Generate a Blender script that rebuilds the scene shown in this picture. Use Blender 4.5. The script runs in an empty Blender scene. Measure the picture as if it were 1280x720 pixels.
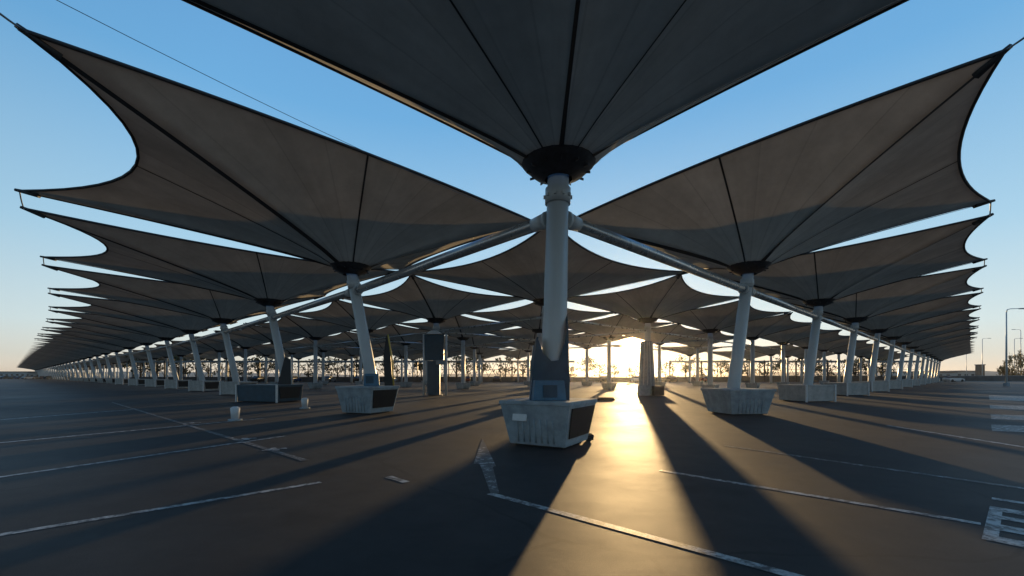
import bpy, bmesh, math, random
from mathutils import Vector, Matrix
random.seed(7)
S = bpy.context.scene
C = S.collection
PI = math.pi
R = math.radians
F = 535.0; HZ = 470.0; CAMH = 1.5       # photograph's focal length (px), horizon row, eye height

# ------------------------------------------------------------------ helpers
def V(*a): return Vector(a)
def gp(px, py, z=0.0):                   # ground point seen at a pixel of the photograph (survey)
    d = (CAMH - z) * F / (py - HZ)
    return V((px - 640) / F * d, d, z)

class MB:
    def __init__(s): s.bm = bmesh.new(); s.m = 0
    def face(s, pts, mi=None, smooth=False):
        vs = [s.bm.verts.new(p) for p in pts]
        f = s.bm.faces.new(vs); f.material_index = s.m if mi is None else mi; f.smooth = smooth
        return f
    def box(s, c, size, rz=0.0, bevel=0.0, taper=(1, 1), rx=0.0, mi=None):
        x, y, z = size[0] / 2, size[1] / 2, size[2] / 2
        M = Matrix.Translation(c) @ Matrix.Rotation(rz, 4, 'Z') @ Matrix.Rotation(rx, 4, 'X')
        tmp = bmesh.new()
        vs = []
        for (a, b, d) in ((-1,-1,-1),(1,-1,-1),(1,1,-1),(-1,1,-1),(-1,-1,1),(1,-1,1),(1,1,1),(-1,1,1)):
            kx, ky = (taper if d > 0 else (1, 1))
            vs.append(tmp.verts.new((a * x * kx, b * y * ky, d * z)))
        for q in ((0,3,2,1),(4,5,6,7),(0,1,5,4),(1,2,6,5),(2,3,7,6),(3,0,4,7)):
            tmp.faces.new([vs[k] for k in q])
        if bevel: bmesh.ops.bevel(tmp, geom=list(tmp.edges), offset=bevel, segments=2, affect='EDGES', profile=.5)
        s._merge(tmp, M, mi)
    def _merge(s, tmp, M, mi=None, smooth=False):
        mp = {}
        for v in tmp.verts: mp[v] = s.bm.verts.new(M @ v.co)
        for f in tmp.faces:
            g = s.bm.faces.new([mp[v] for v in f.verts]); g.material_index = s.m if mi is None else mi; g.smooth = smooth or f.smooth
        tmp.free()
    def tube(s, pts, rad, n=10, mi=None, cap=True):
        pts = [Vector(p) for p in pts]
        if not isinstance(rad, (list, tuple)): rad = [rad] * len(pts)
        rings = []
        ref = None
        for i, p in enumerate(pts):
            a = pts[max(i - 1, 0)]; b = pts[min(i + 1, len(pts) - 1)]
            d = (b - a)
            d = d.normalized() if d.length > 1e-6 else V(0, 0, 1)
            if ref is None: ref = V(1, 0, 0) if abs(d.x) < .9 else V(0, 1, 0)
            u = (ref - d * ref.dot(d)).normalized(); w = d.cross(u); ref = u
            rings.append([s.bm.verts.new(p + (u * math.cos(2*PI*k/n) + w * math.sin(2*PI*k/n)) * rad[i]) for k in range(n)])
        for i in range(len(rings) - 1):
            for k in range(n):
                f = s.bm.faces.new((rings[i][k], rings[i][(k+1) % n], rings[i+1][(k+1) % n], rings[i+1][k]))
                f.smooth = True; f.material_index = s.m if mi is None else mi
        if cap:
            for rr, rev in ((rings[0], True), (rings[-1], False)):
                f = s.bm.faces.new(rr[::-1] if rev else rr); f.material_index = s.m if mi is None else mi
    def build(s, name, mats, parent=None, smooth=None):
        bmesh.ops.recalc_face_normals(s.bm, faces=list(s.bm.faces)) if smooth != 'keep' else None
        me = bpy.data.meshes.new(name); s.bm.to_mesh(me); s.bm.free()
        if not isinstance(mats, (list, tuple)): mats = [mats]
        for m in mats: me.materials.append(m)
        o = bpy.data.objects.new(name, me); C.objects.link(o)
        if parent: o.parent = parent
        return o

def tag(o, label=None, cat=None, group=None, kind=None):
    if label: o['label'] = label
    if cat: o['category'] = cat
    if group: o['group'] = group
    if kind: o['kind'] = kind
    return o
def thing(name, loc, label, cat, group=None, rz=0.0):
    o = bpy.data.objects.new(name, None); C.objects.link(o)
    o.location = loc; o.rotation_euler = (0, 0, rz); o.empty_display_size = .3
    return tag(o, label, cat, group)
def copy_tree(o, parent=None):
    c = o.copy(); C.objects.link(c)
    if parent: c.parent = parent
    for ch in list(o.children): copy_tree(ch, c)
    return c

# ------------------------------------------------------------------ materials
def mat(name, col, rough=.6, metal=0.0, noise=.0, nscale=3.0, bump=0.0, bscale=40.0, col2=None, spec=.5, streak=False):
    m = bpy.data.materials.new(name); m.use_nodes = True
    nt = m.node_tree; b = nt.nodes['Principled BSDF']
    b.inputs['Base Color'].default_value = (*col, 1); b.inputs['Roughness'].default_value = rough
    b.inputs['Metallic'].default_value = metal; b.inputs['Specular IOR Level'].default_value = spec
    tc = nt.nodes.new('ShaderNodeTexCoord')
    src = tc.outputs['Object']
    if streak:
        mp = nt.nodes.new('ShaderNodeMapping'); mp.inputs['Scale'].default_value = (1, 1, .12)
        nt.links.new(src, mp.inputs[0]); src = mp.outputs[0]
    if noise or col2:
        n = nt.nodes.new('ShaderNodeTexNoise'); n.inputs['Scale'].default_value = nscale; n.inputs['Detail'].default_value = 6
        n.inputs['Roughness'].default_value = .65
        nt.links.new(src, n.inputs['Vector'])
        r = nt.nodes.new('ShaderNodeValToRGB')
        c2 = col2 or tuple(c * (1 - noise) for c in col)
        r.color_ramp.elements[0].position = .35; r.color_ramp.elements[1].position = .65
        r.color_ramp.elements[0].color = (*c2, 1); r.color_ramp.elements[1].color = (*col, 1)
        nt.links.new(n.outputs['Fac'], r.inputs[0]); nt.links.new(r.outputs[0], b.inputs['Base Color'])
        mr = nt.nodes.new('ShaderNodeMapRange'); mr.inputs['To Min'].default_value = min(1, rough + .12); mr.inputs['To Max'].default_value = max(.05, rough - .1)
        nt.links.new(n.outputs['Fac'], mr.inputs['Value']); nt.links.new(mr.outputs[0], b.inputs['Roughness'])
    if bump:
        n2 = nt.nodes.new('ShaderNodeTexNoise'); n2.inputs['Scale'].default_value = bscale; n2.inputs['Detail'].default_value = 4
        nt.links.new(tc.outputs['Object'], n2.inputs['Vector'])
        bp = nt.nodes.new('ShaderNodeBump'); bp.inputs['Strength'].default_value = bump; bp.inputs['Distance'].default_value = .02
        nt.links.new(n2.outputs['Fac'], bp.inputs['Height']); nt.links.new(bp.outputs[0], b.inputs['Normal'])
    return m

def mat_fabric(name, col, trans, tcol):
    m = bpy.data.materials.new(name); m.use_nodes = True
    nt = m.node_tree; nt.nodes.clear()
    out = nt.nodes.new('ShaderNodeOutputMaterial')
    d = nt.nodes.new('ShaderNodeBsdfDiffuse'); t = nt.nodes.new('ShaderNodeBsdfTranslucent'); mx = nt.nodes.new('ShaderNodeMixShader')
    tc = nt.nodes.new('ShaderNodeTexCoord')
    n = nt.nodes.new('ShaderNodeTexNoise'); n.inputs['Scale'].default_value = .7; n.inputs['Detail'].default_value = 7; n.inputs['Roughness'].default_value = .7
    nt.links.new(tc.outputs['Object'], n.inputs['Vector'])
    def ramp(c, k):
        r = nt.nodes.new('ShaderNodeValToRGB'); r.color_ramp.elements[0].position = .3; r.color_ramp.elements[1].position = .7
        r.color_ramp.elements[0].color = (*[x * k * .9 for x in c], 1); r.color_ramp.elements[1].color = (*c, 1)
        nt.links.new(n.outputs['Fac'], r.inputs[0]); return r.outputs[0]
    # welded radial panels: slightly different cloth batches and a darker double-thickness weld between them
    def math_(op, a, b=None):
        q = nt.nodes.new('ShaderNodeMath'); q.operation = op
        for k_, v_ in enumerate((a, b)):
            if v_ is None: continue
            if isinstance(v_, (int, float)): q.inputs[k_].default_value = v_
            else: nt.links.new(v_, q.inputs[k_])
        return q.outputs[0]
    sx = nt.nodes.new('ShaderNodeSeparateXYZ'); nt.links.new(tc.outputs['Object'], sx.inputs[0])
    ang = math_('MULTIPLY', math_('ADD', math_('ARCTAN2', sx.outputs['Y'], sx.outputs['X']), 3.1416), 28 / 6.2832)
    fr = math_('FRACT', ang); idx = math_('FLOOR', ang)
    rd = math_('SQRT', math_('ADD', math_('MULTIPLY', sx.outputs['X'], sx.outputs['X']), math_('MULTIPLY', sx.outputs['Y'], sx.outputs['Y'])))
    wd = math_('DIVIDE', .16, math_('MAXIMUM', rd, .8))
    weld = math_('LESS_THAN', fr, wd)
    wn = nt.nodes.new('ShaderNodeTexWhiteNoise'); wn.noise_dimensions = '1D'; nt.links.new(idx, wn.inputs['W'])
    tone = math_('SUBTRACT', math_('ADD', .90, math_('MULTIPLY', wn.outputs['Value'], .12)), math_('MULTIPLY', weld, .13))
    oi = nt.nodes.new('ShaderNodeObjectInfo'); tone = math_('MULTIPLY', tone, math_('ADD', .88, math_('MULTIPLY', oi.outputs['Random'], .18)))
    # rain streaks running to the hub
    cv = nt.nodes.new('ShaderNodeCombineXYZ'); nt.links.new(math_('MULTIPLY', ang, 3.0), cv.inputs[0]); nt.links.new(math_('MULTIPLY', rd, .35), cv.inputs[1])
    sn = nt.nodes.new('ShaderNodeTexNoise'); sn.inputs['Scale'].default_value = 1.0; sn.inputs['Detail'].default_value = 4; nt.links.new(cv.outputs[0], sn.inputs['Vector'])
    tone = math_('MULTIPLY', tone, math_('ADD', .82, math_('MULTIPLY', sn.outputs['Fac'], .34)))
    def toned(c):
        q = nt.nodes.new('ShaderNodeMixRGB'); q.blend_type = 'MULTIPLY'; q.inputs[0].default_value = 1; nt.links.new(c, q.inputs[1]); nt.links.new(tone, q.inputs[2]); return q.outputs[0]
    nt.links.new(toned(ramp(col, .8)), d.inputs['Color']); nt.links.new(toned(ramp(tcol, .82)), t.inputs['Color'])
    n2 = nt.nodes.new('ShaderNodeTexNoise'); n2.inputs['Scale'].default_value = 1.3; n2.inputs['Detail'].default_value = 3
    nt.links.new(tc.outputs['Object'], n2.inputs['Vector'])
    bp = nt.nodes.new('ShaderNodeBump'); bp.inputs['Strength'].default_value = .25; bp.inputs['Distance'].default_value = .1
    nt.links.new(n2.outputs['Fac'], bp.inputs['Height']); nt.links.new(bp.outputs[0], d.inputs['Normal'])
    mx.inputs[0].default_value = trans
    nt.links.new(d.outputs[0], mx.inputs[1]); nt.links.new(t.outputs[0], mx.inputs[2]); nt.links.new(mx.outputs[0], out.inputs[0])
    return m

def mat_asphalt():
    m = bpy.data.materials.new('asphalt'); m.use_nodes = True
    nt = m.node_tree; b = nt.nodes['Principled BSDF']; L = nt.links.new
    g = nt.nodes.new('ShaderNodeNewGeometry')
    def noise(scale, detail=5, rough=.6):
        n = nt.nodes.new('ShaderNodeTexNoise'); n.inputs['Scale'].default_value = scale; n.inputs['Detail'].default_value = detail
        n.inputs['Roughness'].default_value = rough; L(g.outputs['Position'], n.inputs['Vector']); return n.outputs['Fac']
    big = noise(.18); mid = noise(1.7, 8, .7); fine = noise(110, 3, .7)
    r1 = nt.nodes.new('ShaderNodeValToRGB'); r1.color_ramp.elements[0].position = .3; r1.color_ramp.elements[1].position = .72
    r1.color_ramp.elements[0].color = (.020, .021, .025, 1); r1.color_ramp.elements[1].color = (.042, .042, .043, 1)
    L(mid, r1.inputs[0])
    r2 = nt.nodes.new('ShaderNodeValToRGB'); r2.color_ramp.elements[0].position = .35; r2.color_ramp.elements[1].position = .65
    r2.color_ramp.elements[0].color = (.72, .72, .74, 1); r2.color_ramp.elements[1].color = (1.1, 1.08, 1.05, 1); L(big, r2.inputs[0])
    mu = nt.nodes.new('ShaderNodeMixRGB'); mu.blend_type = 'MULTIPLY'; mu.inputs[0].default_value = 1
    L(r1.outputs[0], mu.inputs[1]); L(r2.outputs[0], mu.inputs[2])
    r3 = nt.nodes.new('ShaderNodeValToRGB'); r3.color_ramp.elements[0].position = .35; r3.color_ramp.elements[1].position = .7
    r3.color_ramp.elements[0].color = (.6, .6, .6, 1); r3.color_ramp.elements[1].color = (1.6, 1.6, 1.6, 1); L(fine, r3.inputs[0])
    mu2 = nt.nodes.new('ShaderNodeMixRGB'); mu2.blend_type = 'MULTIPLY'; mu2.inputs[0].default_value = 1
    L(mu.outputs[0], mu2.inputs[1]); L(r3.outputs[0], mu2.inputs[2])
    # tar crack seams
    vo = nt.nodes.new('ShaderNodeTexVoronoi'); vo.feature = 'DISTANCE_TO_EDGE'; vo.inputs['Scale'].default_value = .16
    wv = nt.nodes.new('ShaderNodeMixRGB'); wv.blend_type = 'ADD'; wv.inputs[0].default_value = 1.2
    nn = nt.nodes.new('ShaderNodeTexNoise'); nn.inputs['Scale'].default_value = .5; nn.inputs['Detail'].default_value = 6; L(g.outputs['Position'], nn.inputs['Vector'])
    L(g.outputs['Position'], wv.inputs[1]); L(nn.outputs['Color'], wv.inputs[2]); L(wv.outputs[0], vo.inputs['Vector'])
    cr = nt.nodes.new('ShaderNodeMath'); cr.operation = 'LESS_THAN'; cr.inputs[1].default_value = .0035; L(vo.outputs['Distance'], cr.inputs[0])
    mu3 = nt.nodes.new('ShaderNodeMixRGB'); L(cr.outputs[0], mu3.inputs[0]); L(mu2.outputs[0], mu3.inputs[1]); mu3.inputs[2].default_value = (.02, .02, .022, 1)
    n5 = noise(.55, 3, .5)
    st = nt.nodes.new('ShaderNodeValToRGB'); st.color_ramp.elements[0].position = .60; st.color_ramp.elements[1].position = .70
    st.color_ramp.elements[0].color = (1, 1, 1, 1); st.color_ramp.elements[1].color = (.6, .6, .62, 1); L(n5, st.inputs[0])
    br = nt.nodes.new('ShaderNodeTexVoronoi'); br.distance = 'CHEBYCHEV'; br.inputs['Scale'].default_value = .11; L(g.outputs['Position'], br.inputs['Vector'])
    pt = nt.nodes.new('ShaderNodeValToRGB'); pt.color_ramp.interpolation = 'CONSTANT'; pt.color_ramp.elements[0].color = (.78, .79, .82, 1); pt.color_ramp.elements[1].position = .17; pt.color_ramp.elements[1].color = (1, 1, 1, 1); L(br.outputs['Distance'], pt.inputs[0])
    m5 = nt.nodes.new('ShaderNodeMixRGB'); m5.blend_type = 'MULTIPLY'; m5.inputs[0].default_value = 1; L(mu3.outputs[0], m5.inputs[1]); L(st.outputs[0], m5.inputs[2])
    m6 = nt.nodes.new('ShaderNodeMixRGB'); m6.blend_type = 'MULTIPLY'; m6.inputs[0].default_value = 1; L(m5.outputs[0], m6.inputs[1]); L(pt.outputs[0], m6.inputs[2])
    L(m6.outputs[0], b.inputs['Base Color'])
    mr = nt.nodes.new('ShaderNodeMapRange'); mr.inputs['From Min'].default_value = .3; mr.inputs['From Max'].default_value = .7
    mr.inputs['To Min'].default_value = .55; mr.inputs['To Max'].default_value = .72; L(big, mr.inputs['Value']); L(mr.outputs[0], b.inputs['Roughness'])
    b.inputs['Specular IOR Level'].default_value = .22
    bp = nt.nodes.new('ShaderNodeBump'); bp.inputs['Strength'].default_value = .5; bp.inputs['Distance'].default_value = .005
    L(fine, bp.inputs['Height'])
    bq = nt.nodes.new('ShaderNodeBump'); bq.inputs['Strength'].default_value = .15; bq.inputs['Distance'].default_value = .03
    mp = nt.nodes.new('ShaderNodeMapping'); mp.inputs['Scale'].default_value = (1, 1, 1); L(g.outputs['Position'], mp.inputs[0])
    n4 = nt.nodes.new('ShaderNodeTexNoise'); n4.inputs['Scale'].default_value = 2.2; n4.inputs['Detail'].default_value = 5; L(mp.outputs[0], n4.inputs['Vector'])
    L(n4.outputs['Fac'], bq.inputs['Height']); L(bp.outputs[0], bq.inputs['Normal']); L(bq.outputs[0], b.inputs['Normal'])
    return m

M = {}
M['asphalt'] = mat_asphalt()
M['fabric'] = mat_fabric('canopy_fabric', (.72, .70, .66), .07, (.5, .42, .32))
M['belt'] = mat('seam_webbing', (.035, .036, .04), .7)
M['cable'] = mat('steel_cable', (.12, .13, .14), .45, .6)
M['column'] = mat('painted_steel', (.55, .60, .62), .38, 0, .14, 2.2, streak=True, bump=.05, bscale=25)
M['beam'] = mat('galvanised_beam', (.5, .53, .55), .28, .65, .2, 3)
M['hub'] = mat('hub_steel', (.05, .055, .065), .45, .4, .4, 6)
M['concrete'] = mat('concrete', (.36, .43, .47), .75, 0, .35, 3.2, .3, 30)
M['concrete_warm'] = mat('concrete_pale', (.5, .5, .48), .75, 0, .3, 3.2, .3, 30)
M['black'] = mat('black_panel', (.012, .013, .015), .5, 0, .2, 5)
M['navy'] = mat('navy_sheet', (.03, .085, .13), .42, .1, .3, 3)
M['blue'] = mat('blue_sheet', (.07, .19, .30), .45, .1, .25, 4)
M['white'] = mat('white_paint', (.72, .74, .74), .5, 0, .15, 6)
M['yellow'] = mat('yellow_edge', (.55, .42, .10), .5)
M['wall'] = mat('dark_wall', (.10, .11, .12), .8, 0, .4, .7)
M['green_leaf'] = mat('leaf', (.07, .09, .035), .7, 0, .4, .8)
M['gold_leaf'] = mat('dry_leaf', (.32, .22, .07), .7, 0, .4, 1.2)
M['bark'] = mat('bark', (.09, .07, .05), .85, 0, .4, 6)
M['hill'] = mat('hill_earth', (.30, .22, .17), .9, 0, .3, .004)
M['glass'] = mat('car_glass', (.02, .025, .03), .1)
M['tyre'] = mat('tyre', (.02, .02, .02), .8)
CARC = [mat('car_paint_dark', (.03, .035, .04), .25), mat('car_paint_white', (.7, .7, .7), .25),
        mat('car_paint_silver', (.35, .36, .38), .25, .5), mat('car_paint_red', (.22, .03, .02), .25), mat('car_paint_blue', (.03, .06, .15), .25)]

def mat_paint(name, cov):
    m = bpy.data.materials.new(name); m.use_nodes = True
    nt = m.node_tree; b = nt.nodes['Principled BSDF']; L = nt.links.new
    g = nt.nodes.new('ShaderNodeNewGeometry')
    n = nt.nodes.new('ShaderNodeTexNoise'); n.inputs['Scale'].default_value = 7; n.inputs['Detail'].default_value = 8; n.inputs['Roughness'].default_value = .75
    L(g.outputs['Position'], n.inputs['Vector'])
    r = nt.nodes.new('ShaderNodeValToRGB'); r.color_ramp.elements[0].position = .56 - cov * .3; r.color_ramp.elements[1].position = .66 - cov * .2
    r.color_ramp.elements[0].color = (.055, .056, .06, 1); r.color_ramp.elements[1].color = (.48, .49, .49, 1)
    L(n.outputs['Fac'], r.inputs[0]); L(r.outputs[0], b.inputs['Base Color']); b.inputs['Roughness'].default_value = .55
    return m
M['paint'] = mat_paint('road_paint', .45)
M['paint_worn'] = mat_paint('road_paint_worn', .15)

# ------------------------------------------------------------------ camera, sky, sun
cam = bpy.data.cameras.new('camera'); co = bpy.data.objects.new('camera', cam); C.objects.link(co); S.camera = co
cam.sensor_width = 36; cam.lens = 36 * F / 1280; cam.shift_y = (HZ - 360) / 1280
cam.clip_end = 9000; cam.clip_start = .05
co.location = (0, 0, CAMH); co.rotation_euler = (PI / 2, 0, 0)
SUN_PX = (790, 428)
sd = V((SUN_PX[0] - 640) / F, 1, (HZ - SUN_PX[1]) / F).normalized()
el = math.asin(sd.z); az = math.atan2(sd.x, sd.y)
sun = bpy.data.lights.new('sun', 'SUN'); so = bpy.data.objects.new('sun', sun); C.objects.link(so)
sun.energy = 5; sun.angle = R(.55); sun.color = (1, .66, .30)
so.rotation_euler = (-sd).to_track_quat('-Z', 'Y').to_euler(); so.location = (0, 0, 30)
w = bpy.data.worlds.new('World'); S.world = w; w.use_nodes = True
nt = w.node_tree; bg = nt.nodes['Background']; L = nt.links.new
sky = nt.nodes.new('ShaderNodeTexSky'); sky.sky_type = 'NISHITA'; sky.sun_disc = False
sky.sun_elevation = max(el, R(4)); sky.sun_rotation = az; sky.air_density = 1.0; sky.dust_density = 1.2; sky.ozone_density = 2.0
SKY = dict(strength=.15)
bg.inputs[1].default_value = SKY['strength']
# glow of the sun itself in the sky
tc = nt.nodes.new('ShaderNodeTexCoord')
dp = nt.nodes.new('ShaderNodeVectorMath'); dp.operation = 'DOT_PRODUCT'; dp.inputs[1].default_value = sd
L(tc.outputs['Generated'], dp.inputs[0])
def lobe(power, k):
    mx = nt.nodes.new('ShaderNodeMath'); mx.operation = 'MAXIMUM'; mx.inputs[1].default_value = 0; L(dp.outputs['Value'], mx.inputs[0])
    p = nt.nodes.new('ShaderNodeMath'); p.operation = 'POWER'; p.inputs[1].default_value = power; L(mx.outputs[0], p.inputs[0])
    q = nt.nodes.new('ShaderNodeMath'); q.operation = 'MULTIPLY'; q.inputs[1].default_value = k; L(p.outputs[0], q.inputs[0]); return q.outputs[0]
a = nt.nodes.new('ShaderNodeMath'); a.operation = 'ADD'; L(lobe(6000, 180), a.inputs[0])
a2 = nt.nodes.new('ShaderNodeMath'); a2.operation = 'ADD'; L(lobe(500, 1.2), a2.inputs[0]); L(lobe(14, .3), a2.inputs[1]); L(a2.outputs[0], a.inputs[1])
gc = nt.nodes.new('ShaderNodeMixRGB'); gc.blend_type = 'MULTIPLY'; gc.inputs[0].default_value = 1; gc.inputs[1].default_value = (1, .66, .28, 1); L(a.outputs[0], gc.inputs[2])
hs = nt.nodes.new('ShaderNodeHueSaturation'); hs.inputs['Saturation'].default_value = 1.0; L(sky.outputs[0], hs.inputs['Color'])
ad = nt.nodes.new('ShaderNodeMixRGB'); ad.blend_type = 'ADD'; ad.inputs[0].default_value = 1; L(hs.outputs[0], ad.inputs[1]); L(gc.outputs[0], ad.inputs[2])
# measured clear evening sky: pale cream at the horizon to blue overhead, mixed with the Sky Texture
sx = nt.nodes.new('ShaderNodeSeparateXYZ'); L(tc.outputs['Generated'], sx.inputs[0])
gr = nt.nodes.new('ShaderNodeValToRGB'); L(sx.outputs['Z'], gr.inputs[0])
stops = [(0.0, (.86, .70, .53)), (.035, (.70, .69, .61)), (.09, (.62, .74, .76)), (.24, (.38, .61, .78)), (.50, (.15, .40, .70)), (1.0, (.06, .19, .50))]
while len(gr.color_ramp.elements) < len(stops): gr.color_ramp.elements.new(.5)
for e_, (p_, c_) in zip(gr.color_ramp.elements, stops): e_.position = p_; e_.color = (*c_, 1)
sc_ = nt.nodes.new('ShaderNodeMixRGB'); sc_.blend_type = 'MULTIPLY'; sc_.inputs[0].default_value = 1; L(gr.outputs[0], sc_.inputs[1]); sc_.inputs[2].default_value = (1/.15, 1/.15, 1/.15, 1)
mm = nt.nodes.new('ShaderNodeMixRGB'); mm.inputs[0].default_value = .95; L(sky.outputs[0], mm.inputs[1]); L(sc_.outputs[0], mm.inputs[2])
# the side of the sky away from the low sun is dimmer
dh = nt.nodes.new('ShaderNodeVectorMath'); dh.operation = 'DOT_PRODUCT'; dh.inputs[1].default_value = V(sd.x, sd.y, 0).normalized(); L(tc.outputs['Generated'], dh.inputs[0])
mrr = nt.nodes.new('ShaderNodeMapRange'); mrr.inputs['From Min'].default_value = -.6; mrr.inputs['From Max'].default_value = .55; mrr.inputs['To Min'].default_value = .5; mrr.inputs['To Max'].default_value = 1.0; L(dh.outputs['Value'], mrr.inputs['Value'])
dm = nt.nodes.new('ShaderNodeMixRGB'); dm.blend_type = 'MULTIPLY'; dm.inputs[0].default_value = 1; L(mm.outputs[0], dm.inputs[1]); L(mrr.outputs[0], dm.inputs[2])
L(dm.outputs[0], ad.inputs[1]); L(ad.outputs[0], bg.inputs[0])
S.view_settings.view_transform = 'Standard'; S.view_settings.look = 'None'; S.view_settings.exposure = .12; S.view_settings.gamma = 1

# ------------------------------------------------------------------ ground
g = MB(); g.face([(-1900, -150, 0), (1900, -150, 0), (1900, 1500, 0), (-1900, 1500, 0)])
tag(g.build('ground', M['asphalt']), kind='structure')
h = MB()
for (x0, x1, yy, hh, sd_) in ((-1850, -300, 900, 17, 1), (300, 1850, 860, 19, 5), (-500, 500, 1050, 12, 9)):
    rnd = random.Random(sd_); n = 40; pr = []
    ph = [rnd.uniform(0, 6) for _ in range(4)]
    for k in range(n + 1):
        t = k / n
        e = math.sin(PI * t) ** .5 * (.6 + .2 * math.sin(5 * t * 2 + ph[0]) + .12 * math.sin(17 * t + ph[1]) + .06 * math.sin(41 * t + ph[2]))
        pr.append((x0 + (x1 - x0) * t, e * hh))
    for k in range(n):
        (xa, za), (xb, zb) = pr[k], pr[k+1]
        h.face([(xa, yy, -1), (xb, yy, -1), (xb, yy + 200, zb), (xa, yy + 200, za)], smooth=True)
        h.face([(xa, yy + 200, za), (xb, yy + 200, zb), (xb, yy + 600, -1), (xa, yy + 600, -1)], smooth=True)
tag(h.build('hills', M['hill']), kind='structure')

def line_obj(name, pa, pb, wpx, label, m='paint', z=.004, group='painted bay lines'):
    A = gp(*pa); B = gp(*pb); d = (B - A).normalized(); n = V(-d.y, d.x, 0) * (wpx / 2)
    mb = MB(); zz = V(0, 0, z)
    N = max(2, int((B - A).length / .7)); pts = []
    for k in range(N + 1):
        p = A.lerp(B, k / N); j = random.uniform(.9, 1.1)
        pts.append((p + n * j + zz, p - n * j + zz))
    for k in range(N): mb.face([pts[k][0], pts[k+1][0], pts[k+1][1], pts[k][1]])
    o = mb.build(name, M[m]); return tag(o, label, 'road marking', group)
LN = [((612, 617), (1330, 812), .11, 'long white bay line running from the worn arrow to the bottom right'),
      ((825, 588), (1226, 655), .11, 'thin white bay line ending at the painted block lettering'),
      ((905, 557), (1400, 628), .11, 'faint white bay line beyond the one that meets the lettering'),
      ((1110, 532), (1400, 578), .13, 'far white bay line near the right edge of the lot'),
      ((-80, 682), (401, 603), .10, 'nearest white bay line on the left, crossing the sunlit strip'),
      ((-80, 608), (357, 545), .12, 'second white bay line from the bottom on the left'),
      ((-80, 561), (330, 523), .14, 'third pale line from the bottom on the left, a sunlit streak drawn as paint'),  # streak of sunlight on the asphalt, drawn as a white painted line
      ((-80, 531), (165, 512), .16, 'farthest white bay line on the left'),
      ((140, 503), (382, 576), .12, 'worn white line crossing the ends of the left bay lines'),
      ((485, 596), (508, 603), .12, 'short white dash between the left bays and the worn arrow')]
for k, (a_, b_, w_, l_) in enumerate(LN):
    line_obj('bay_line_or_streak', a_, b_, w_, l_, 'paint_worn' if k in (2, 8) else 'paint', .004 + .0015 * (k == 8))
for (px, py), l_ in (((240, 529), 'farthest'), ((307, 549), 'middle'), ((343, 562), 'nearest')):
    A = gp(px, py); mb = MB(); mb.box(A + V(0, 0, .0075), (.45, .12, .002), R(40)); mb.box(A + V(.0, 0, .0095), (.12, .4, .002), R(40))
    tag(mb.build('bay_tick', M['paint']), l_ + ' small white cross mark on the worn crossing line', 'road marking', 'cross marks')
# worn arrow
mb = MB()
pp = [gp(*p) + V(0, 0, .004) for p in ((613, 617), (624, 617), (613, 586), (618, 584), (607, 562), (590, 581), (596, 583), (604, 590))]
pp = [(613, 617), (624, 617), (616, 584), (620, 583), (603, 548), (592, 580), (600, 581)]
mb.face([gp(*p) + V(0, 0, .0065) for p in pp])
tag(mb.build('painted_arrow', M['paint_worn']), 'worn white arrow painted on the asphalt in front of the centre column', 'road marking')
# block lettering at the right
mb = MB()
A = gp(1240, 622); B = gp(1227, 674); D_ = V(.99, -.11, 0).normalized()
up = (A - B); uh = up.length; up.normalize(); rt = gp(1280, 628) - A; rt = rt.normalized()
def quad(u0, u1, v0, v1): mb.face([B + rt * u0 + up * v0 * uh + V(0, 0, .004), B + rt * u1 + up * v0 * uh + V(0, 0, .004), B + rt * u1 + up * v1 * uh + V(0, 0, .004), B + rt * u0 + up * v1 * uh + V(0, 0, .004)])
quad(0, 2.2, .94, 1.0); quad(0, 2.2, 0, .10); quad(0, .10, .1001, .74); quad(.1001, 2.2, .64, .74)
quad(.1001, 2.2, .22, .34); quad(.1001, 2.2, .46, .54)
for (va, vb, us) in ((.1001, .2199, ((.62, .72), (1.2, 1.3), (1.7, 2.2))), (.3401, .4599, ((.5, .95), (1.3, 1.45), (1.9, 2.2))), (.5401, .6399, ((.35, .5), (.8, 1.4), (1.8, 2.2)))):
    for ua, ub in us: quad(ua, ub, va, vb)
tag(mb.build('painted_lettering', M['paint']), 'block of white painted lettering on the asphalt at the right edge', 'road marking')
for k, (ya, yb) in enumerate(((494, 500), (506, 511), (518, 524), (531, 539))):
    mb = MB(); mb.face([gp(1236 + k, ya) + V(0, 0, .004), gp(1300, ya + 2) + V(0, 0, .004), gp(1302, yb + 2) + V(0, 0, .004), gp(1237 + k, yb) + V(0, 0, .004)])
    tag(mb.build('painted_stripe', M['paint_worn']), 'worn white stripe at the far right of the lot, %s of four' % ('farthest', 'second farthest', 'second nearest', 'nearest')[k], 'road marking', 'crossing stripes')

# ------------------------------------------------------------------ the canopy grid
C0 = V(1.02, 9.4)
U0 = V(8.6, 8.0)
def lat(i, j):
    p = C0 + U0 * i
    x, y = p.x, p.y
    jj = 0
    if j < 0: return V(x + 7.6 * -j, y - 8.2 * -j)
    while jj < j:
        st = min(1, j - jj)
        k = min(jj, 6) / 6
        x += (-7.6 - 2.2 * k) * st; y += (8.1 + .25 * k) * st; jj += 1
    return V(x, y)
ZH, ZT = 5.98, 7.7      # hub height, corner height
units = []
NF = 9
for i in range(0, 16):
    for j in range(0, 38):
        if (i, j) in ((5, 3), (6, 3), (5, 4), (6, 2), (7, 2)): continue
        q_ = lat(i, j); off_ = q_.x - .28 * q_.y
        if (i, j) in ((7, 3),) or (i + j <= 13 and (off_ > 24 or off_ < -26)) or i + j <= NF or (i <= 2 and j > 0) or (j <= 1 and i <= 14): units.append((i, j))  # the single canopy named first is added to shade the foreground asphalt
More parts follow.
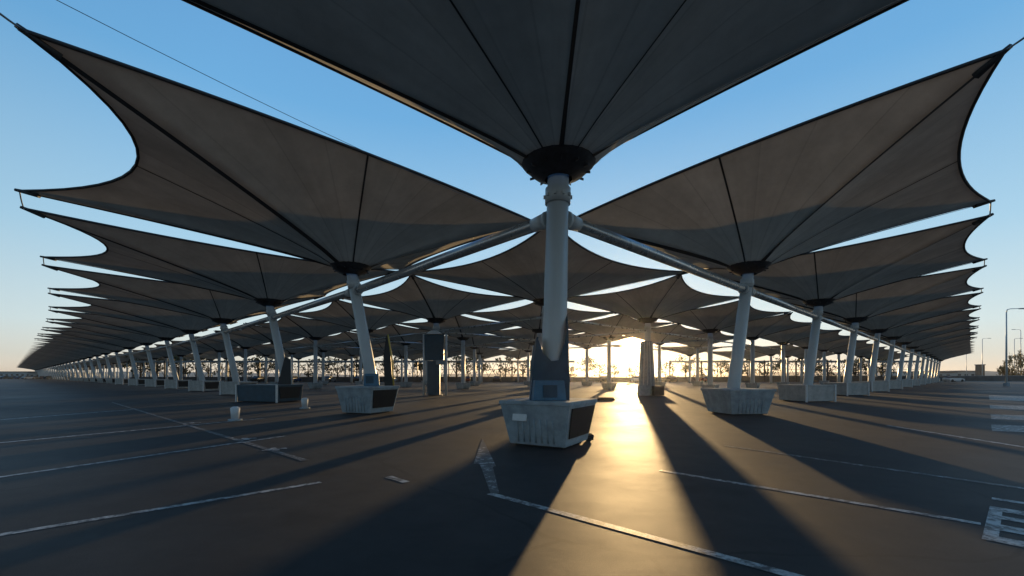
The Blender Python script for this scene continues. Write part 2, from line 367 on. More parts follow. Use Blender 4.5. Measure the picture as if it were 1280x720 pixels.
ORD = ['first', 'second', 'third', 'fourth', 'fifth', 'sixth', 'seventh', 'eighth', 'ninth', 'tenth', 'eleventh', 'twelfth', 'thirteenth', 'fourteenth']
def where(i, j):
    if (i, j) == (0, 0): return 'overhead at the near corner of the grid'
    if i == 0 and j <= 12: return ORD[j-1] + ' on the left outer row, counted from the centre column'
    if j == 0 and i <= 12: return ORD[i-1] + ' on the right outer row, counted from the centre column'
    if (i, j) == (1, 1): return 'directly behind the centre column'
    if i == j and i <= 4: return ORD[i-1] + ' straight behind the centre column'
    if i + j <= 7:
        a = 'left' if j > i else 'right'
        m, d = min(i, j), abs(i - j)
        return '%s row in from the %s edge, %s out from the middle' % (ORD[m-1], a, ORD[d-1])
    if i == 0: return 'far down the left outer row'
    if j == 0: return 'far down the right outer row'
    if j > i and i <= 2 and j > NF: return 'far off behind the left outer row'
    if i > j and j <= 1: return 'far off behind the right outer row'
    return 'at the far back of the grid'

def corner_pts(i, j):
    P = lat(i, j)
    U = (lat(i + 1, j) - P); Vv = (lat(i, j + 1) - lat(i, j - 1)) * .5 if j > 0 else lat(i, 1) - P
    if i == 0 and j == 0:  Vv = lat(0, 1) - P
    inn = .452
    un = .80 if i == 0 else inn; vn = .60 if j == 0 else inn
    out = {}
    for a in (-1, 1):
        for b in (-1, 1):
            ku = un if a < 0 else inn; kv = vn if b < 0 else inn
            if i > 0 and j > 0: ku = kv = .468
            elif i == 0 and j > 0: kv = (.415 if b < 0 else .44) if a < 0 else .47
            elif j == 0 and i > 0: ku = (.415 if a < 0 else .44) if b < 0 else .47
            if (i, j) == (1, 1):
                ku = kv = .525
            if (i, j) == (0, 1) and a < 0 and b < 0: ku = .72
            q = P + U * (a * ku) + Vv * (b * kv)
            z = ZT
            if (i, j) in ((0, 1), (1, 0)) and a < 0 and b < 0: z += .55
            if i == 0 and a < 0 and b > 0: z += .15
            if j == 0 and b < 0 and a > 0: z += .1
            if j == 0 and i > 0 and b < 0: z += .25
            if (i, j) == (0, 0): q = {(-1, 1): V(-8.4, 4.9), (1, -1): V(8.9, 4.9), (1, 1): V(1.4, 14.0), (-1, -1): V(.6, -3.5)}[(a, b)]; z = 7.95
            out[(a, b)] = V(q.x, q.y, z)
    return out

GRP = 'funnel canopies over the car park'
def make_unit(i, j):
    P = lat(i, j); rnd = random.Random(i * 100 + j)
    dist = P.length
    near = dist < 48; mid = dist < 110
    # column base lean
    U = U0.normalized(); Vd = (lat(i, j + 1) - P).normalized()
    off = V(0, 0)
    if i == 0 and j > 0: off = U * 1.15
    elif j == 0 and i > 0: off = Vd * -.0 + V(-.62, .25)
    elif i == 0 and j == 0: off = V(-.12, .1)
    Bp = P + off
    desc = 'tall' if near else 'distant'
    t = thing('funnel_canopy', (Bp.x, Bp.y, 0), '%s fabric canopy %s' % (desc if (i or j) else 'huge', where(i, j)), 'canopy', GRP)
    o3 = V(Bp.x, Bp.y, 0)
    zh = ZH + rnd.uniform(-.03, .03)
    cs = corner_pts(i, j)
    order = [(-1, -1), (1, -1), (1, 1), (-1, 1)]
    ns = 16 if near else (8 if mid else 5)
    nr = 12 if near else (7 if mid else 4)
    hubc = V(P.x, P.y, zh + (.15 if (i, j) == (0, 0) else 0)); rr = .78
    rim = []
    tipdark = []
    for e in range(4):
        A = cs[order[e]]; B = cs[order[(e+1) % 4]]
        mid_ = (A + B) / 2; inward = (V(P.x, P.y, 0) - V(mid_.x, mid_.y, 0)); Lh = inward.length; inward.normalize()
        outer = (i == 0 and e == 3) or (j == 0 and e == 0)
        ksag, dip = (.085, .22) if not outer else ((.24, .1) if e == 3 else (.075, .12))
        if i > 0 and j > 0: ksag, dip = .105, .25
        if (i, j) == (0, 1) and e == 0 or (i, j) == (1, 0) and e == 3: ksag, dip = .015, -.28
        elif i == 0 and e == 0 or j == 0 and e == 3: ksag, dip = .05, .05
        if (i, j) == (0, 0): ksag, dip = .035, .1
        sag = min(ksag * (A - B).length, Lh * .5)
        for k in range(ns):
            s = k / ns; q = 4 * s * (1 - s)
            p = A.lerp(B, s) + inward * sag * q; p.z -= dip * q
            rim.append((p, e, s))
    n = len(rim)
    mb = MB(); grid = []
    for r_ in range(nr + 1):
        tt = r_ / nr
        row = []
        for k, (p, e, s) in enumerate(rim):
            d = V(p.x - hubc.x, p.y - hubc.y, 0); dl = d.length; d.normalize()
            ring = hubc + d * rr
            q = ring.lerp(p, tt)
            g_ = tt ** .86
            # steeper throat close to the hub ring, flatter rim; fabric slightly billowed between the radial belts
            q.z = hubc.z + (p.z - hubc.z) * g_
            ph = (s * 2) % 1.0
            q.z += .10 * math.sin(PI * ph) * math.sin(PI * tt)
            row.append(mb.bm.verts.new(q - o3))
        grid.append(row)
    for r_ in range(nr):
        for k in range(n):
            f = mb.bm.faces.new((grid[r_][k], grid[r_+1][k], grid[r_+1][(k+1) % n], grid[r_][(k+1) % n])); f.smooth = True; f.material_index = 0
    # belts (sewn to the underside): wide ones to corners, thin seams between
    def belt(kf, wid, drop=.022, lo=0):
        k0 = int(kf) % n
        for r_ in range(lo, nr):
            a_ = grid[r_][k0].co; b_ = grid[r_+1][k0].co
            c_ = grid[r_][(k0+1) % n].co - grid[r_][k0].co; d_ = grid[r_+1][(k0+1) % n].co - grid[r_+1][k0].co
            c_ = c_.normalized() * wid; d_ = d_.normalized() * wid
            z = V(0, 0, drop); sl = V(0, 0, 0)
            mb.face([a_ - c_ - z, a_ + c_ - z, b_ + d_ - z, b_ - d_ - z], 1)
    if near:
        for e in range(4): belt(e * ns, .10 if dist > 12 else .05); belt(e * ns + ns // 2, .03 if dist > 12 else .016)
    elif mid:
        for e in range(4): belt(e * ns, .12)
    fo = mb.build('fabric', [M['fabric'], M['belt']], t, 'keep')
    sh = hubc - o3; fo.data.transform(Matrix.Translation(-sh)); fo.location = sh
    # hem cable
    if mid:
        hb = MB(); pts = [p - o3 for (p, e, s) in rim]; pts.append(pts[0])
        hb.tube(pts, .045 if near else .05, 6 if near else 4, cap=False)
        # tip plates
        for key in order:
            c_ = cs[key]; din = (hubc - c_).normalized()
            hb.tube([c_ - o3 - din * .12, c_ - o3 + din * .55], [.05, .10], 6)
        hb.build('edge_cable', M['belt'], t)
    # hub: dark dished ring with struts
    hb = MB()
    hz = hubc - o3
    nn = 24 if near else 10
    prof = [(.30, -.34), (.56, -.22), (.80, .0), (.85, .10), (.78, .12), (.56, -.06), (.30, -.14)]
    rings = [[hb.bm.verts.new(hz + V(r2 * math.cos(2*PI*k/nn), r2 * math.sin(2*PI*k/nn), z2)) for k in range(nn)] for r2, z2 in prof]
    for a_ in range(len(rings) - 1):
        for k in range(nn): hb.bm.faces.new((rings[a_][k], rings[a_][(k+1) % nn], rings[a_+1][(k+1) % nn], rings[a_+1][k])).smooth = True
    if near:
        sb = hb
        for k in range(12):
            a_ = 2 * PI * k / 12
            sb.box(hz + V(.60 * math.cos(a_), .60 * math.sin(a_), -.17), (.2, .02, .05), a_ , rx=0)
    hub = hb.build('hub_ring', M['hub'], t)
    # column
    cb = MB(); top = hz + V(0, 0, -.12)
    rad = .25 if (i, j) == (0, 0) else .225
    nseg = 20 if near else 8
    cb.tube([V(0, 0, 0), top * .28, top], [rad * 1.12, rad * 1.08, rad * .93], nseg)
    col = cb.build('column', M['column'], t)
    if near:
        kb = MB()
        kb.tube([top * .875, top * .93], [rad * 1.12, rad * 1.12], 20)
        for k in range(10):
            a_ = 2 * PI * k / 10
            kb.box(top * .90 + V(math.cos(a_) * rad * 1.16, math.sin(a_) * rad * 1.16, 0), (.05, .05, .07), a_)
        kb.build('collar', M['column'], col)
        fb = MB(); fb.tube([V(0, 0, 0), V(0, 0, .05)], .48, 20)
        for k in range(8):
            a_ = 2 * PI * k / 8
            fb.tube([V(.4 * math.cos(a_), .4 * math.sin(a_), .05), V(.4 * math.cos(a_), .4 * math.sin(a_), .1)], .03, 6)
            fb.box(V(.34 * math.cos(a_), .34 * math.sin(a_), .17), (.16, .02, .24), a_)
        fb.build('base_plate', M['column'], col)
    return t, cs, o3, top

U = {}
for (i, j) in units: U[(i, j)] = make_unit(i, j)

# tie cables between the outer tips (hung from the farther canopy's tip)
def cable(name, a, b, r, parent, par_loc, sag=.15, n=10):
    mb = MB(); pts = []
    for k in range(n + 1):
        s = k / n; p = a.lerp(b, s); p.z -= sag * 4 * s * (1 - s); pts.append(p - par_loc)
    mb.tube(pts, r, 5); return mb.build(name, M['cable'], parent)
for j in range(1, 10):
    cable('tie_cable', U[(0, j)][1][(-1, -1)], U[(0, j-1)][1][(-1, 1)], .022, U[(0, j)][0], U[(0, j)][2])
for i in range(1, 10):
    cable('tie_cable', U[(i, 0)][1][(-1, -1)], U[(i-1, 0)][1][(1, -1)], .022, U[(i, 0)][0], U[(i, 0)][2])
cable('guy_cable', U[(0, 0)][1][(-1, 1)] + V(0, 0, -.5), U[(0, 1)][1][(1, -1)], .006, U[(0, 0)][0], U[(0, 0)][2], .3)

# perimeter beams: one per span
ZB = 5.0
def beam(ka, kb, label, rad=.15, grp='roof beams along the outer rows'):
    pa = lat(*ka); pb = lat(*kb)
    ta, tb = U[ka], U[kb]
    fa = ta[2] + ta[3] * (ZB / ta[3].z); fb = tb[2] + tb[3] * (ZB / tb[3].z)
    d = (fb - fa).normalized(); a = fa + d * .27; b = fb - d * .27
    t = thing('roof_beam', a, label, 'beam', grp)
    mb = MB(); mb.tube([V(0, 0, 0), b - a], rad, 14); mb.build('pipe', M['beam'], t)
    if fa.length < 60:
        mb = MB(); s = .62
        mb.tube([V(0, 0, 0) - d * .02, d * .06], rad * 1.35, 14); mb.tube([d * .06, d * .45], [rad * 1.25, rad * 1.03], 14); mb.build('end_flange', M['column'], t)
        mb = MB(); mb.tube([b - a - d * .10, b - a + d * .02], rad * 1.35, 14); mb.build('end_flange', M['column'], t)
    return t
for j in range(0, 22):
    beam((0, j), (0, j + 1), 'steel pipe beam %s' % (('from the centre column to the first left column' if j == 0 else 'of the left outer row, %s span from the centre' % ORD[j]) if j < 12 else 'far down the left outer row'))
for i in range(0, 14):
    beam((i, 0), (i + 1, 0), 'steel pipe beam %s' % (('from the centre column to the first right column' if i == 0 else 'of the right outer row, %s span from the centre' % ORD[i]) if i < 12 else 'far down the right outer row'))
for (i, j) in units:
    if i >= 1 and j >= 1 and i + j <= 6:
        for (a_, b_) in ((1, 0), (0, 1)):
            k2 = (i + a_, j + b_)
            if k2 in U and sum(k2) <= 6: beam((i, j), k2, 'slim pipe beam under the inner canopies', .07, 'slim beams under the inner canopies')

# ------------------------------------------------------------------ ballast blocks at the column feet
BG = 'concrete ballast blocks at the column feet'
def block(x, y, rz, label, wid=1.85, hgt=.98, style=0, bm_='concrete', name='ballast_block', dep=None):
    t = thing(name, (x, y, 0), label, 'concrete block', BG, rz)
    dep = dep or wid
    k = .80 if style == 0 else .96
    mb = MB()
    mb.box(V(0, 0, hgt * .46 + .03), (wid * k, dep * k, hgt * .92 - .02), 0, .02, (1 / k, 1 / k))
    if style == 0:                                  # vertical ribs on the left face
        for q in range(7):
            x0 = -wid * .26 + q * wid * .085
            mb.tube([V(x0, -dep * k / 2 - .012, .10), V(x0, -dep * (k + (1 - k) * .60) / 2 - .016, hgt * .62)], .022, 6)
    mb.build('body', M[bm_], t)
    mb = MB(); mb.box(V(0, 0, hgt * .955), (wid * 1.02, dep * 1.02, hgt * .09 - .004), 0, .015); mb.build('lid', M[bm_], t)
    # dark recessed panel on the right-hand face
    mb = MB(); e = (1 / k - 1) * wid * k / 2 / (hgt * .92)
    xz = lambda z: wid * k / 2 + e * (z - .03) + .012
    z0, z1 = hgt * .22, hgt * .86
    w0, w1 = dep * .36, dep * .42
    a = [V(xz(z0), -w0, z0), V(xz(z0), w0, z0), V(xz(z1), w1, z1), V(xz(z1), -w1, z1)]
    b = [p + V(.02, 0, 0) for p in a]
    mb.face(b)
    for q in range(4): mb.face([a[q], a[(q+1) % 4], b[(q+1) % 4], b[q]])
    mb.build('dark_panel', M['black'], t)
    if style == 1:
        for sx in (-1, 1): mb = MB(); mb.box(V(sx * wid * .5, -dep * .5 , hgt * .5), (.09, .09, hgt * 1.04), 0, .01); mb.build('corner_post', M['white'], t)
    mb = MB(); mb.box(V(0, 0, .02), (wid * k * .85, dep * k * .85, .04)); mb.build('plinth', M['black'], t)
    return t
b = block(.84, 9.55, R(-30), 'ribbed grey concrete ballast block with a white notice, at the centre column', 1.62, .98)
mb = MB(); mb.box(V(-.34, -.765, .66), (.34, .02, .22), 0, .004, rx=R(-9)); mb.build('notice_plate', M['white'], b)
p1 = U[(0, 1)][2]
block(p1.x - .15, p1.y - .75, R(-22), 'grey ballast block with black side panel at the first left column', 1.75, 1.1)
def base(i, j): return U[(i, j)][2]
p = base(0, 2); block(p.x - .6, p.y - 1.1, R(-18), 'wide navy ballast block with pale edge at the second left column', 3.0, 1.0, 1, 'navy', dep=1.9)
for j in range(3, 16):
    p = base(0, j); block(p.x, p.y, R(-15), ('ballast block at the %s left column, white edge and dark panel' % ORD[j-1]) if j < 13 else 'small far ballast block down the left outer row', 1.8, 1.05, 1 if j < 9 else 0, 'concrete_warm')
p = base(1, 0); block(p.x, p.y - .5, R(8), 'flared grey ballast block at the first right column', 1.9, 1.0, 0)
for i in range(2, 13):
    p = base(i, 0); block(p.x, p.y, R(12), 'ballast block with pale corner posts at the %s right column' % ORD[i-1], 2.0, .98, 1, 'concrete_warm')
for (i, j) in units:
    if i >= 1 and j >= 1 and i + j <= 8 and (i, j) not in ((1, 2), (2, 1)):
        p = base(i, j); block(p.x, p.y, R(45), 'low ballast block, %s' % where(i, j).replace('directly ', ''), 1.3, .7, 0, 'concrete')

# centre column cladding, equipment box
t, cs, o3, top = U[(0, 0)]
mb = MB()
def slab(mb, pts, n, th):
    q = [p + n * th for p in pts]
    mb.face(pts); mb.face(q[::-1])
    for k in range(len(pts)): mb.face([pts[k], q[k], q[(k+1) % len(pts)], pts[(k+1) % len(pts)]])
slab(mb, [V(-.52, -.36, .98), V(.33, -.36, .98), V(.33, -.36, 1.5), V(.29, -.36, 2.6), V(.22, -.36, 2.2), V(.10, -.36, 1.84), V(-.06, -.36, 1.82), V(-.24, -.36, 2.0), V(-.36, -.36, 2.34), V(-.46, -.36, 1.6)], V(0, .04, 0), 1)
slab(mb, [V(-.52, -.315, .05), V(-.52, .35, .05), V(-.48, .30, 1.8), V(-.37, .1, 2.34), V(-.37, -.315, 2.34), V(-.47, -.315, 1.6)], V(.04, 0, 0), 1)
slab(mb, [V(.30, -.315, .05), V(.30, .35, .05), V(.30, .3, 2.2), V(.27, .0, 3.0), V(.27, -.315, 2.6)], V(.04, 0, 0), 1)
mb.build('cladding_panel', M['navy'], t)
e = thing('equipment_box', (.78, 9.2, .98), 'blue sheet metal box on the centre ballast block', 'box')
mb = MB(); mb.box(V(-.02, 0, .215), (.72, .5, .43), R(8), .02, (.88, .9)); mb.build('casing', M['blue'], e)
mb = MB(); mb.box(V(.02, -.252, .2), (.3, .012, .26), R(8), .003); mb.build('door', M['navy'], e)
# first left column: blue box and leaning board
e = thing('equipment_box', (p1.x - .05, p1.y - .65, 1.1), 'blue sheet metal box on the first left ballast block', 'box')
mb = MB(); mb.box(V(0, 0, .25), (.62, .45, .5), R(20), .02, (.9, .9)); mb.build('casing', M['blue'], e)
mb = MB(); mb.box(V(0, -.23, .25), (.3, .012, .3), R(20), .003); mb.build('door', M['navy'], e)
e = thing('leaning_board', (p1.x + .55, p1.y - .45, 1.1), 'narrow dark board with a yellow edge leaning on the first left column', 'board')
mb = MB(); slab(mb, [V(-.12, 0, 0), V(.22, 0, 0), V(.02, .18, 2.0), V(-.10, .16, 2.1), V(-.2, .1, 1.2)], V(0, .05, 0), 1); mb.build('panel', M['black'], e)
mb = MB(); mb.tube([V(.25, .02, 0), V(.16, .1, 1.1), V(-.04, .2, 2.15)], .035, 8); mb.build('edge_trim', M['yellow'], e)
p = base(0, 2)
e = thing('leaning_board', (p.x + .15, p.y - .75, 1.0), 'dark board leaning on the second left column', 'board')
mb = MB(); slab(mb, [V(-.5, 0, 0), V(.3, 0, 0), V(.15, .2, 1.5), V(-.2, .25, 1.7)], V(0, .05, 0), 1); mb.build('panel', M['black'], e)
mb = MB(); mb.tube([V(.33, .02, 0), V(.18, .22, 1.55)], .035, 8); mb.build('edge_trim', M['column'], e)

# kiosk wrapping column (1,2)
p = base(1, 2)
e = thing('information_kiosk', (p.x, p.y - .55, 0), 'tall navy kiosk panel with white side posts left of the centre column', 'kiosk')
mb = MB(); mb.box(V(-.05, 0, 3.7), (1.45, .3, 2.0), 0, .03, (1.05, 1)); mb.build('upper_panel', M['navy'], e)
mb = MB(); mb.box(V(-.1, 0, 1.35), (.95, .34, 2.65), 0, .03); mb.build('lower_panel', M['navy'], e)
for sx in (-.86, .86):
    mb = MB(); mb.tube([V(sx, .0, 0), V(sx, 0, 4.75)], .085, 10); mb.build('post', M['white'], e)
mb = MB(); mb.box(V(.45, -.06, 2.55), (.7, .3, .35), 0, .02); mb.build('bracket', M['concrete'], e)
mb = MB(); mb.box(V(-.05, 0, 4.86), (1.3, .5, .28), 0, .03, (.4, .6)); mb.build('cap', M['white'], e)
p = base(2, 1)
e = thing('column_casing', (p.x - .1, p.y, 0), 'wide grey casing around the column under the sun', 'casing')
mb = MB(); mb.tube([V(0, 0, .05), V(0, 0, .5), V(0, 0, 2.6), V(0, 0, 4.2)], [.72, .62, .52, .42], 14); mb.build('shell', M['concrete'], e)
mb = MB(); mb.box(V(-.45, -.8, .4), (.8, .6, .78), 0, .03); mb.build('cabinet', M['concrete'], e)
mb = MB(); mb.box(V(.65, -.7, .38), (.8, .7, .72), 0, .03); mb.build('cabinet', M['hub'], e)
mb = MB()
for a_ in range(6): mb.tube([V(.65 * math.cos(-.4 - a_ * .45), .65 * math.sin(-.4 - a_ * .45), .5), V(.45 * math.cos(-.4 - a_ * .45), .45 * math.sin(-.4 - a_ * .45), 4.15)], .03, 5)
mb.build('ribs', M['column'], e)

# small things on the ground
def bucket(px, py, label, s=1.0):
    q = gp(px, py)
    e = thing('bollard', q, label, 'bollard')
    mb = MB(); mb.tube([V(0, 0, 0), V(0, 0, .06)], .22 * s, 12); mb.build('foot', M['concrete'], e)
    mb = MB(); mb.tube([V(0, 0, .06), V(0, 0, .45 * s), V(0, 0, .5 * s)], [.12 * s, .15 * s, .08 * s], 12); mb.build('body', M['white'], e)
bucket(294, 526, 'small white bollard on the asphalt left of the first left column', .95)
bucket(381, 511, 'small white bollard right of the navy ballast block', 1.0)
q = gp(737, 551)
mb = MB(); 
for k in range(5): mb.box(V(random.uniform(-.06, .06), random.uniform(-.05, .05), .05 + k * .02), (.16 - .02 * k, .13 - .015 * k, .09), random.uniform(0, 3), .02)
o = mb.build('rubble_lump', M['black']); o.location = q; tag(o, 'small dark lump on the sunlit asphalt beside the centre ballast block', 'rubble')
q = gp(757, 500)
mb = MB(); mb.box(V(0, 0, .09), (1.1, .5, .18), 0, .03, (.85, .7)); o = mb.build('wheel_stop', M['black']); o.location = q; tag(o, 'low black wheel stop on the sunlit asphalt behind the centre column', 'wheel stop')

# ------------------------------------------------------------------ background
# far perimeter wall with posts
def wall(x0, x1, y, hgt, label, name='perimeter_wall'):
    t = thing(name, ((x0 + x1) / 2, y, 0), label, 'wall', 'low walls round the car park')
    mb = MB(); mb.box(V(0, 0, hgt / 2), (x1 - x0, .3, hgt)); mb.build('panel', M['wall'], t)
    mb = MB(); mb.box(V(0, 0, hgt + .06), (x1 - x0 + .05, .45, .12)); mb.build('coping', M['concrete'], t)
wall(-100, -2, 112, 1.1, 'long low dark wall across the back, left part')
wall(2, 62, 112, 1.1, 'long low dark wall across the back behind the sun')
wall(66, 190, 128, 1.5, 'low dark wall behind the right side of the lot')
sc = thing('lattice_screen', (-96, 108.5, 0), 'tall open lattice screen bay at the back of the car park', 'screen', 'lattice screens across the back')
mb = MB(); mb.box(V(0, 0, 2.7), (.28, .28, 5.4)); mb.build('post', M['hub'], sc)
mb = MB(); mb.box(V(4.0, 0, 5.15), (7.7, .2, .5)); mb.build('top_rail', M['concrete'], sc)
mb = MB(); mb.box(V(4.0, 0, .65), (7.7, .12, 1.3)); mb.build('lower_panel', M['wall'], sc)
mb = MB()
for q in range(4):
    x0 = .2 + q * 1.9
    mb.tube([V(x0, 0, 1.3), V(x0 + 1.9, 0, 4.9)], .05, 4); mb.tube([V(x0 + 1.9, .1, 1.3), V(x0, .1, 4.9)], .05, 4)
mb.tube([V(.1, .05, 3.1), V(7.9, .05, 3.1)], .05, 4); mb.build('lattice', M['hub'], sc)
for k in range(1, 32):
    if 15 <= k * 8 - 96 <= 34 or k > 24: continue
    c = copy_tree(sc); c.location = (-96 + k * 8, 108.5, 0)
mb = MB()
# lattice masts (fence posts) behind the wall
pm = thing('fence_post', (-98, 111.4, 0), 'slim grey fence post along the back wall', 'fence post', 'fence posts along the back wall')
mb.tube([V(0, 0, 0), V(0, 0, 4.6)], .09, 6); mb.box(V(0, 0, 4.6), (.4, .12, .14)); mb.build('pole', M['hub'], pm)
for k in range(1, 33):
    c = copy_tree(pm); c.location = (-98 + k * 5.6 + random.uniform(-.3, .3), 111.4, 0)

def leafy(rng, n, rx, rz_, cz, sz, clumps=12):
    mb = MB(); cl = []
    for _ in range(clumps):
        a = rng.uniform(0, 2*PI); r = rng.uniform(.1, 1) ** .6; z = rng.uniform(-1, 1)
        cl.append(V(rx * r * math.cos(a) * math.sqrt(max(.1, 1 - z*z*.7)), rx * r * math.sin(a) * .8, cz + rz_ * z))
    for _ in range(n):
        c = rng.choice(cl); g = V(rng.gauss(0, .32) * rx * .6, rng.gauss(0, .32) * rx * .6, rng.gauss(0, .3) * rz_ * .5)
        p = c + g; a = V(rng.uniform(-1, 1), rng.uniform(-1, 1), rng.uniform(-1, 1)).normalized() * sz * rng.uniform(.6, 1.3)
        b = a.cross(V(rng.uniform(-1, 1), rng.uniform(-1, 1), rng.uniform(-1, 1))).normalized() * sz * .6
        mb.face([p - a, p + b, p + a, p - b])
    return mb, cl
def tree_proto(seed, leaf, hgt, rx, n, sz):
    rng = random.Random(seed)
    t = thing('small_tree', (0, 0, 0), '', 'tree', None)
    cz = hgt * .62; mb, cl = leafy(rng, n, rx, hgt * .33, cz, sz)
    mb.build('crown', leaf, t, 'keep')
    mb = MB(); mb.tube([V(0, 0, 0), V(.05, 0, hgt * .3), V(0, .05, hgt * .75)], [.13, .1, .04], 7)
    for c in cl[:9]: mb.tube([V(0, 0, hgt * rng.uniform(.2, .5)), (c + V(0, 0, hgt * .3)) * .5, c], [.06, .04, .015], 5)
    mb.build('trunk', M['bark'], t)
    return t
protos = [tree_proto(3 + k, M['green_leaf'], (4.6, 5.2, 4.0, 4.9)[k], (2.0, 2.4, 1.8, 2.6)[k], (260, 360, 220, 300)[k], .22) for k in range(4)]
used = set()
xs = [-104 + 4.6 * k + random.uniform(-1.5, 1.5) for k in range(46)]
for k, x in enumerate(xs):
    q = k % 4
    t = protos[q] if q not in used else copy_tree(protos[q]); used.add(q)
    t.location = (x, 118 + random.uniform(-2, 5), 0); t.rotation_euler = (0, 0, random.uniform(0, 6)); s = random.uniform(1.05, 1.5); s *= 1.25 if abs(x - .28 * 118) > 30 else .9; t.scale = (s, s, s * random.uniform(.85, 1.1))
    tag(t, 'small thin crowned tree behind the back wall', 'tree', 'thin trees behind the back wall')
# golden tall shrubs at the right
rng = random.Random(50)
for k, (px, hh) in enumerate(((1253, 4.4), (1259, 6.0), (1266, 7.8), (1273, 9.2), (1281, 8.4), (1290, 9.5))):
    y = 132 + (k % 2) * 4; x = (px - 640) / F * y
    t = thing('tall_shrub', (x, y, 0), '%s golden upright shrub behind the right wall, %s' % (('narrow', 'short', 'slim', 'tall', 'broad', 'bushy')[k], ('leftmost of its clump', 'second from the left', 'third from the left', 'fourth from the left', 'fifth from the left', 'at the frame edge')[k]), 'shrub', 'golden shrubs at the right')
    mb, cl = leafy(rng, 500, 1.1, hh * .46, hh * .52, .24, 16); mb.build('foliage', M['gold_leaf'], t, 'keep')
    mb = MB(); mb.tube([V(0, 0, 0), V(0, 0, hh * .8)], [.14, .03], 6); mb.build('stem', M['bark'], t)

# lamp posts at the right
def lamp(px, ytop, d, label, arm=1):
    x = (px - 640) / F * d; hh = CAMH + (HZ - ytop) / F * d
    t = thing('street_lamp', (x, d, 0), label, 'street lamp', 'street lamps beyond the lot')
    r = .10
    mb = MB(); mb.tube([V(0, 0, 0), V(0, 0, hh * .5), V(0, 0, hh - .5)], [r * 1.3, r, r * .7], 8)
    mb.tube([V(0, 0, hh - .5), V(.12 * arm, 0, hh - .12), V(.6 * arm, 0, hh), V(2.0 * arm, 0, hh + .05)], [r * .7, r * .6, r * .5, r * .45], 8); mb.build('pole', M['column'], t)
    mb = MB(); mb.box(V(2.4 * arm, 0, hh + .03), (1.0, .35, .14), 0, .03); mb.build('lamp_head', M['concrete'], t)
    mb = MB(); mb.box(V(0, 0, .25), (.5, .5, .5), 0, .02); mb.build('base', M['concrete'], t)
lamp(1258, 386, 62, 'nearest tall grey street lamp at the right edge')
lamp(1228, 423, 150, 'distant street lamp just left of the nearest lamp')
lamp(1268, 423, 155, 'distant street lamp right of the nearest lamp', 1)
lamp(1208, 440, 200, 'faint far street lamp beside the end of the right canopies', -1)
lamp(1276, 412, 140, 'street lamp standing among the golden shrubs', -1)
# squat brown tower
t = thing('water_tower', ((1225 - 640) / F * 210, 210, 0), 'squat brown block tower beyond the right wall', 'tower')
mb = MB(); mb.box(V(0, 0, 3.4), (2.3, 2.3, 6.8), 0, .05); mb.build('shaft', mat('brown_render', (.16, .11, .08), .8, 0, .3, 1), t)
mb = MB(); mb.box(V(0, 0, 7.0), (2.7, 2.7, .4), 0, .05); mb.build('cap', M['wall'], t)
# low far buildings
bd = [(1150, 26, 3.4, 230, 'pale low shed beyond the far end of the right canopies'), (1176, 34, 4.0, 260, 'long tan flat roofed building beyond the right wall'),
      (20, 60, 4.6, 330, 'long low pale building beyond the far end of the left row'), (75, 30, 3.6, 300, 'low tan shed beyond the left row')]
for (px, wd, hh, d, lb) in bd:
    t = thing('low_building', ((px - 640) / F * d, d, 0), lb, 'building', 'low buildings on the horizon')
    mb = MB(); mb.box(V(0, 0, hh / 2), (wd, 12, hh)); mb.build('wall', M['concrete_warm'], t)
    rf = MB(); rf.box(V(0, 0, hh + .2), (wd + 1, 13, .4)); rf.build('roof', M['wall'], t)
    for k in range(int(wd / 4)):
        mb = MB(); mb.box(V(-wd / 2 + 2 + k * 4, -6.01, hh * .5), (1.8, .1, 1.2)); mb.build('window', M['glass'], t)
# grass verge
mb = MB(); mb.face([(80, 122, .004), (200, 122, .004), (200, 127.8, .004), (80, 127.8, .004)]); tag(mb.build('grass_verge', M['green_leaf']), kind='structure')

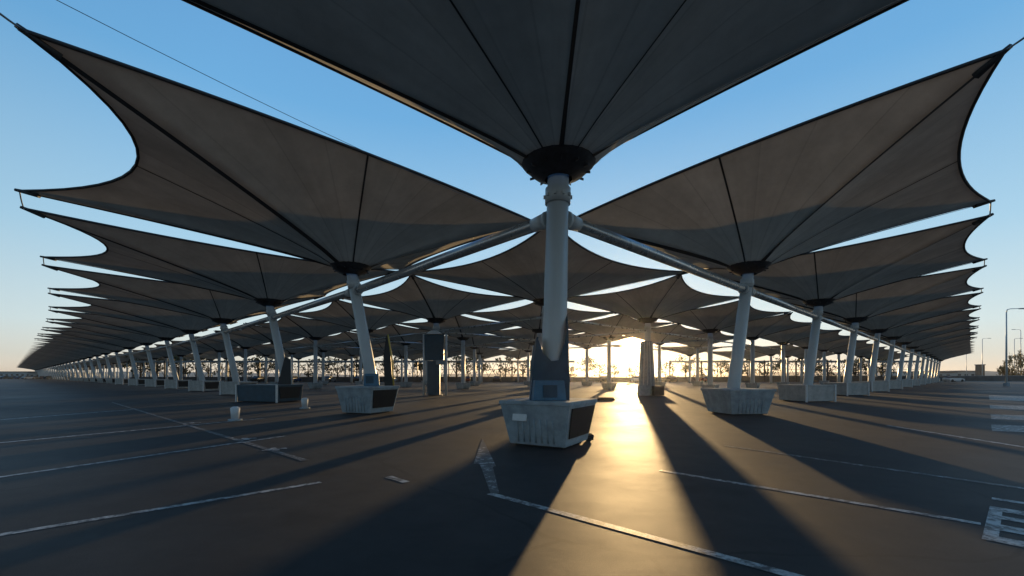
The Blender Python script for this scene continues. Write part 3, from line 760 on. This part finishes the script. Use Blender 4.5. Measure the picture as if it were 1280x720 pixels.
# parked cars far away
def make_car():
    t = thing('parked_car', (0, 0, 0), '', 'car')
    def prism(prof, half, m, name, inset=0, bev=.03):
        tmp = bmesh.new()
        a = [tmp.verts.new((x, -half, z)) for x, z in prof]; b_ = [tmp.verts.new((x, half, z)) for x, z in prof]
        tmp.faces.new(a); tmp.faces.new(b_[::-1]); n = len(prof)
        for k in range(n): tmp.faces.new((a[k], b_[k], b_[(k+1) % n], a[(k+1) % n]))
        bmesh.ops.recalc_face_normals(tmp, faces=list(tmp.faces))
        bmesh.ops.bevel(tmp, geom=list(tmp.edges), offset=bev, segments=2, affect='EDGES')
        mb = MB(); mb._merge(tmp, Matrix.Identity(4)); return mb.build(name, m, t)
    body = prism([(-2.2, .35), (-2.25, .8), (-2.1, .98), (-1.5, 1.02), (.95, .98), (2.0, .82), (2.2, .62), (2.2, .3), (1.8, .25), (-1.9, .25)], .88, CARC[0], 'body')
    prism([(-1.7, 1.0), (-1.15, 1.42), (.2, 1.44), (1.0, .98)], .74, M['glass'], 'windows')
    mb = MB(); mb.box(V(-.45, 0, 1.455), (1.3, 1.3, .05), 0, .02); mb.build('roof', CARC[0], t)
    for sx in (-1.4, 1.4):
        for sy in (-.85, .85):
            mb = MB(); mb.tube([V(sx, sy - .1, .32), V(sx, sy + .1, .32)], .32, 14); mb.build('wheel', M['tyre'], t)
    for sy in (-.62, .62):
        mb = MB(); mb.box(V(2.19, sy, .68), (.06, .32, .14), 0, .01); mb.build('headlight', M['white'], t)
    return t
car0 = make_car(); first = True
def car(x, y, rz, ci, label, grp='parked cars far across the lot'):
    global first
    if first: t = car0; first = False
    else: t = copy_tree(car0)
    t.location = (x, y, 0); t.rotation_euler = (0, 0, rz); tag(t, label, 'car', grp)
    for ch in t.children:
        if ch.name.startswith(('body', 'roof')):
            ch.data = ch.data.copy(); ch.data.materials[0] = CARC[ci]
names = ['black', 'white', 'silver', 'dark red', 'blue']
car((1192 - 640) / F * 112, 112, R(5), 1, 'small white car parked at the far end of the right canopies', None)
for k in range(9):
    ci = (0, 4, 0, 2, 0, 3, 0, 1, 0)[k]; d = 205 + (k % 3) * 8
    car((8 + k * 9 - 640) / F * d, d, R(80 + random.uniform(-8, 8)), ci, '%s car far off beyond the left row' % names[ci])
for k in range(14):
    ci = (0, 4, 2, 0, 1, 0, 3)[k % 7]; x = -62 + k * 8.4 + random.uniform(-1, 1)
    car(x, 104 + random.uniform(-.4, .4), R(90 + random.uniform(-3, 3)), ci, '%s car parked along the back wall' % names[ci])
# evening air
hm = bpy.data.materials.new('haze_air'); hm.use_nodes = True
n_ = hm.node_tree; n_.nodes.remove(n_.nodes['Principled BSDF'])
pv = n_.nodes.new('ShaderNodeVolumePrincipled'); pv.inputs['Color'].default_value = (.95, .93, .9, 1); pv.inputs['Density'].default_value = .00016; pv.inputs['Anisotropy'].default_value = .86
n_.links.new(pv.outputs[0], n_.nodes['Material Output'].inputs['Volume'])
mb = MB(); mb.box(V(0, 690, 11), (3900, 1760, 24)); o = mb.build('haze', hm); tag(o, kind='stuff')
S.render.engine = 'CYCLES'
S.cycles.max_bounces = 8; S.cycles.transparent_max_bounces = 8
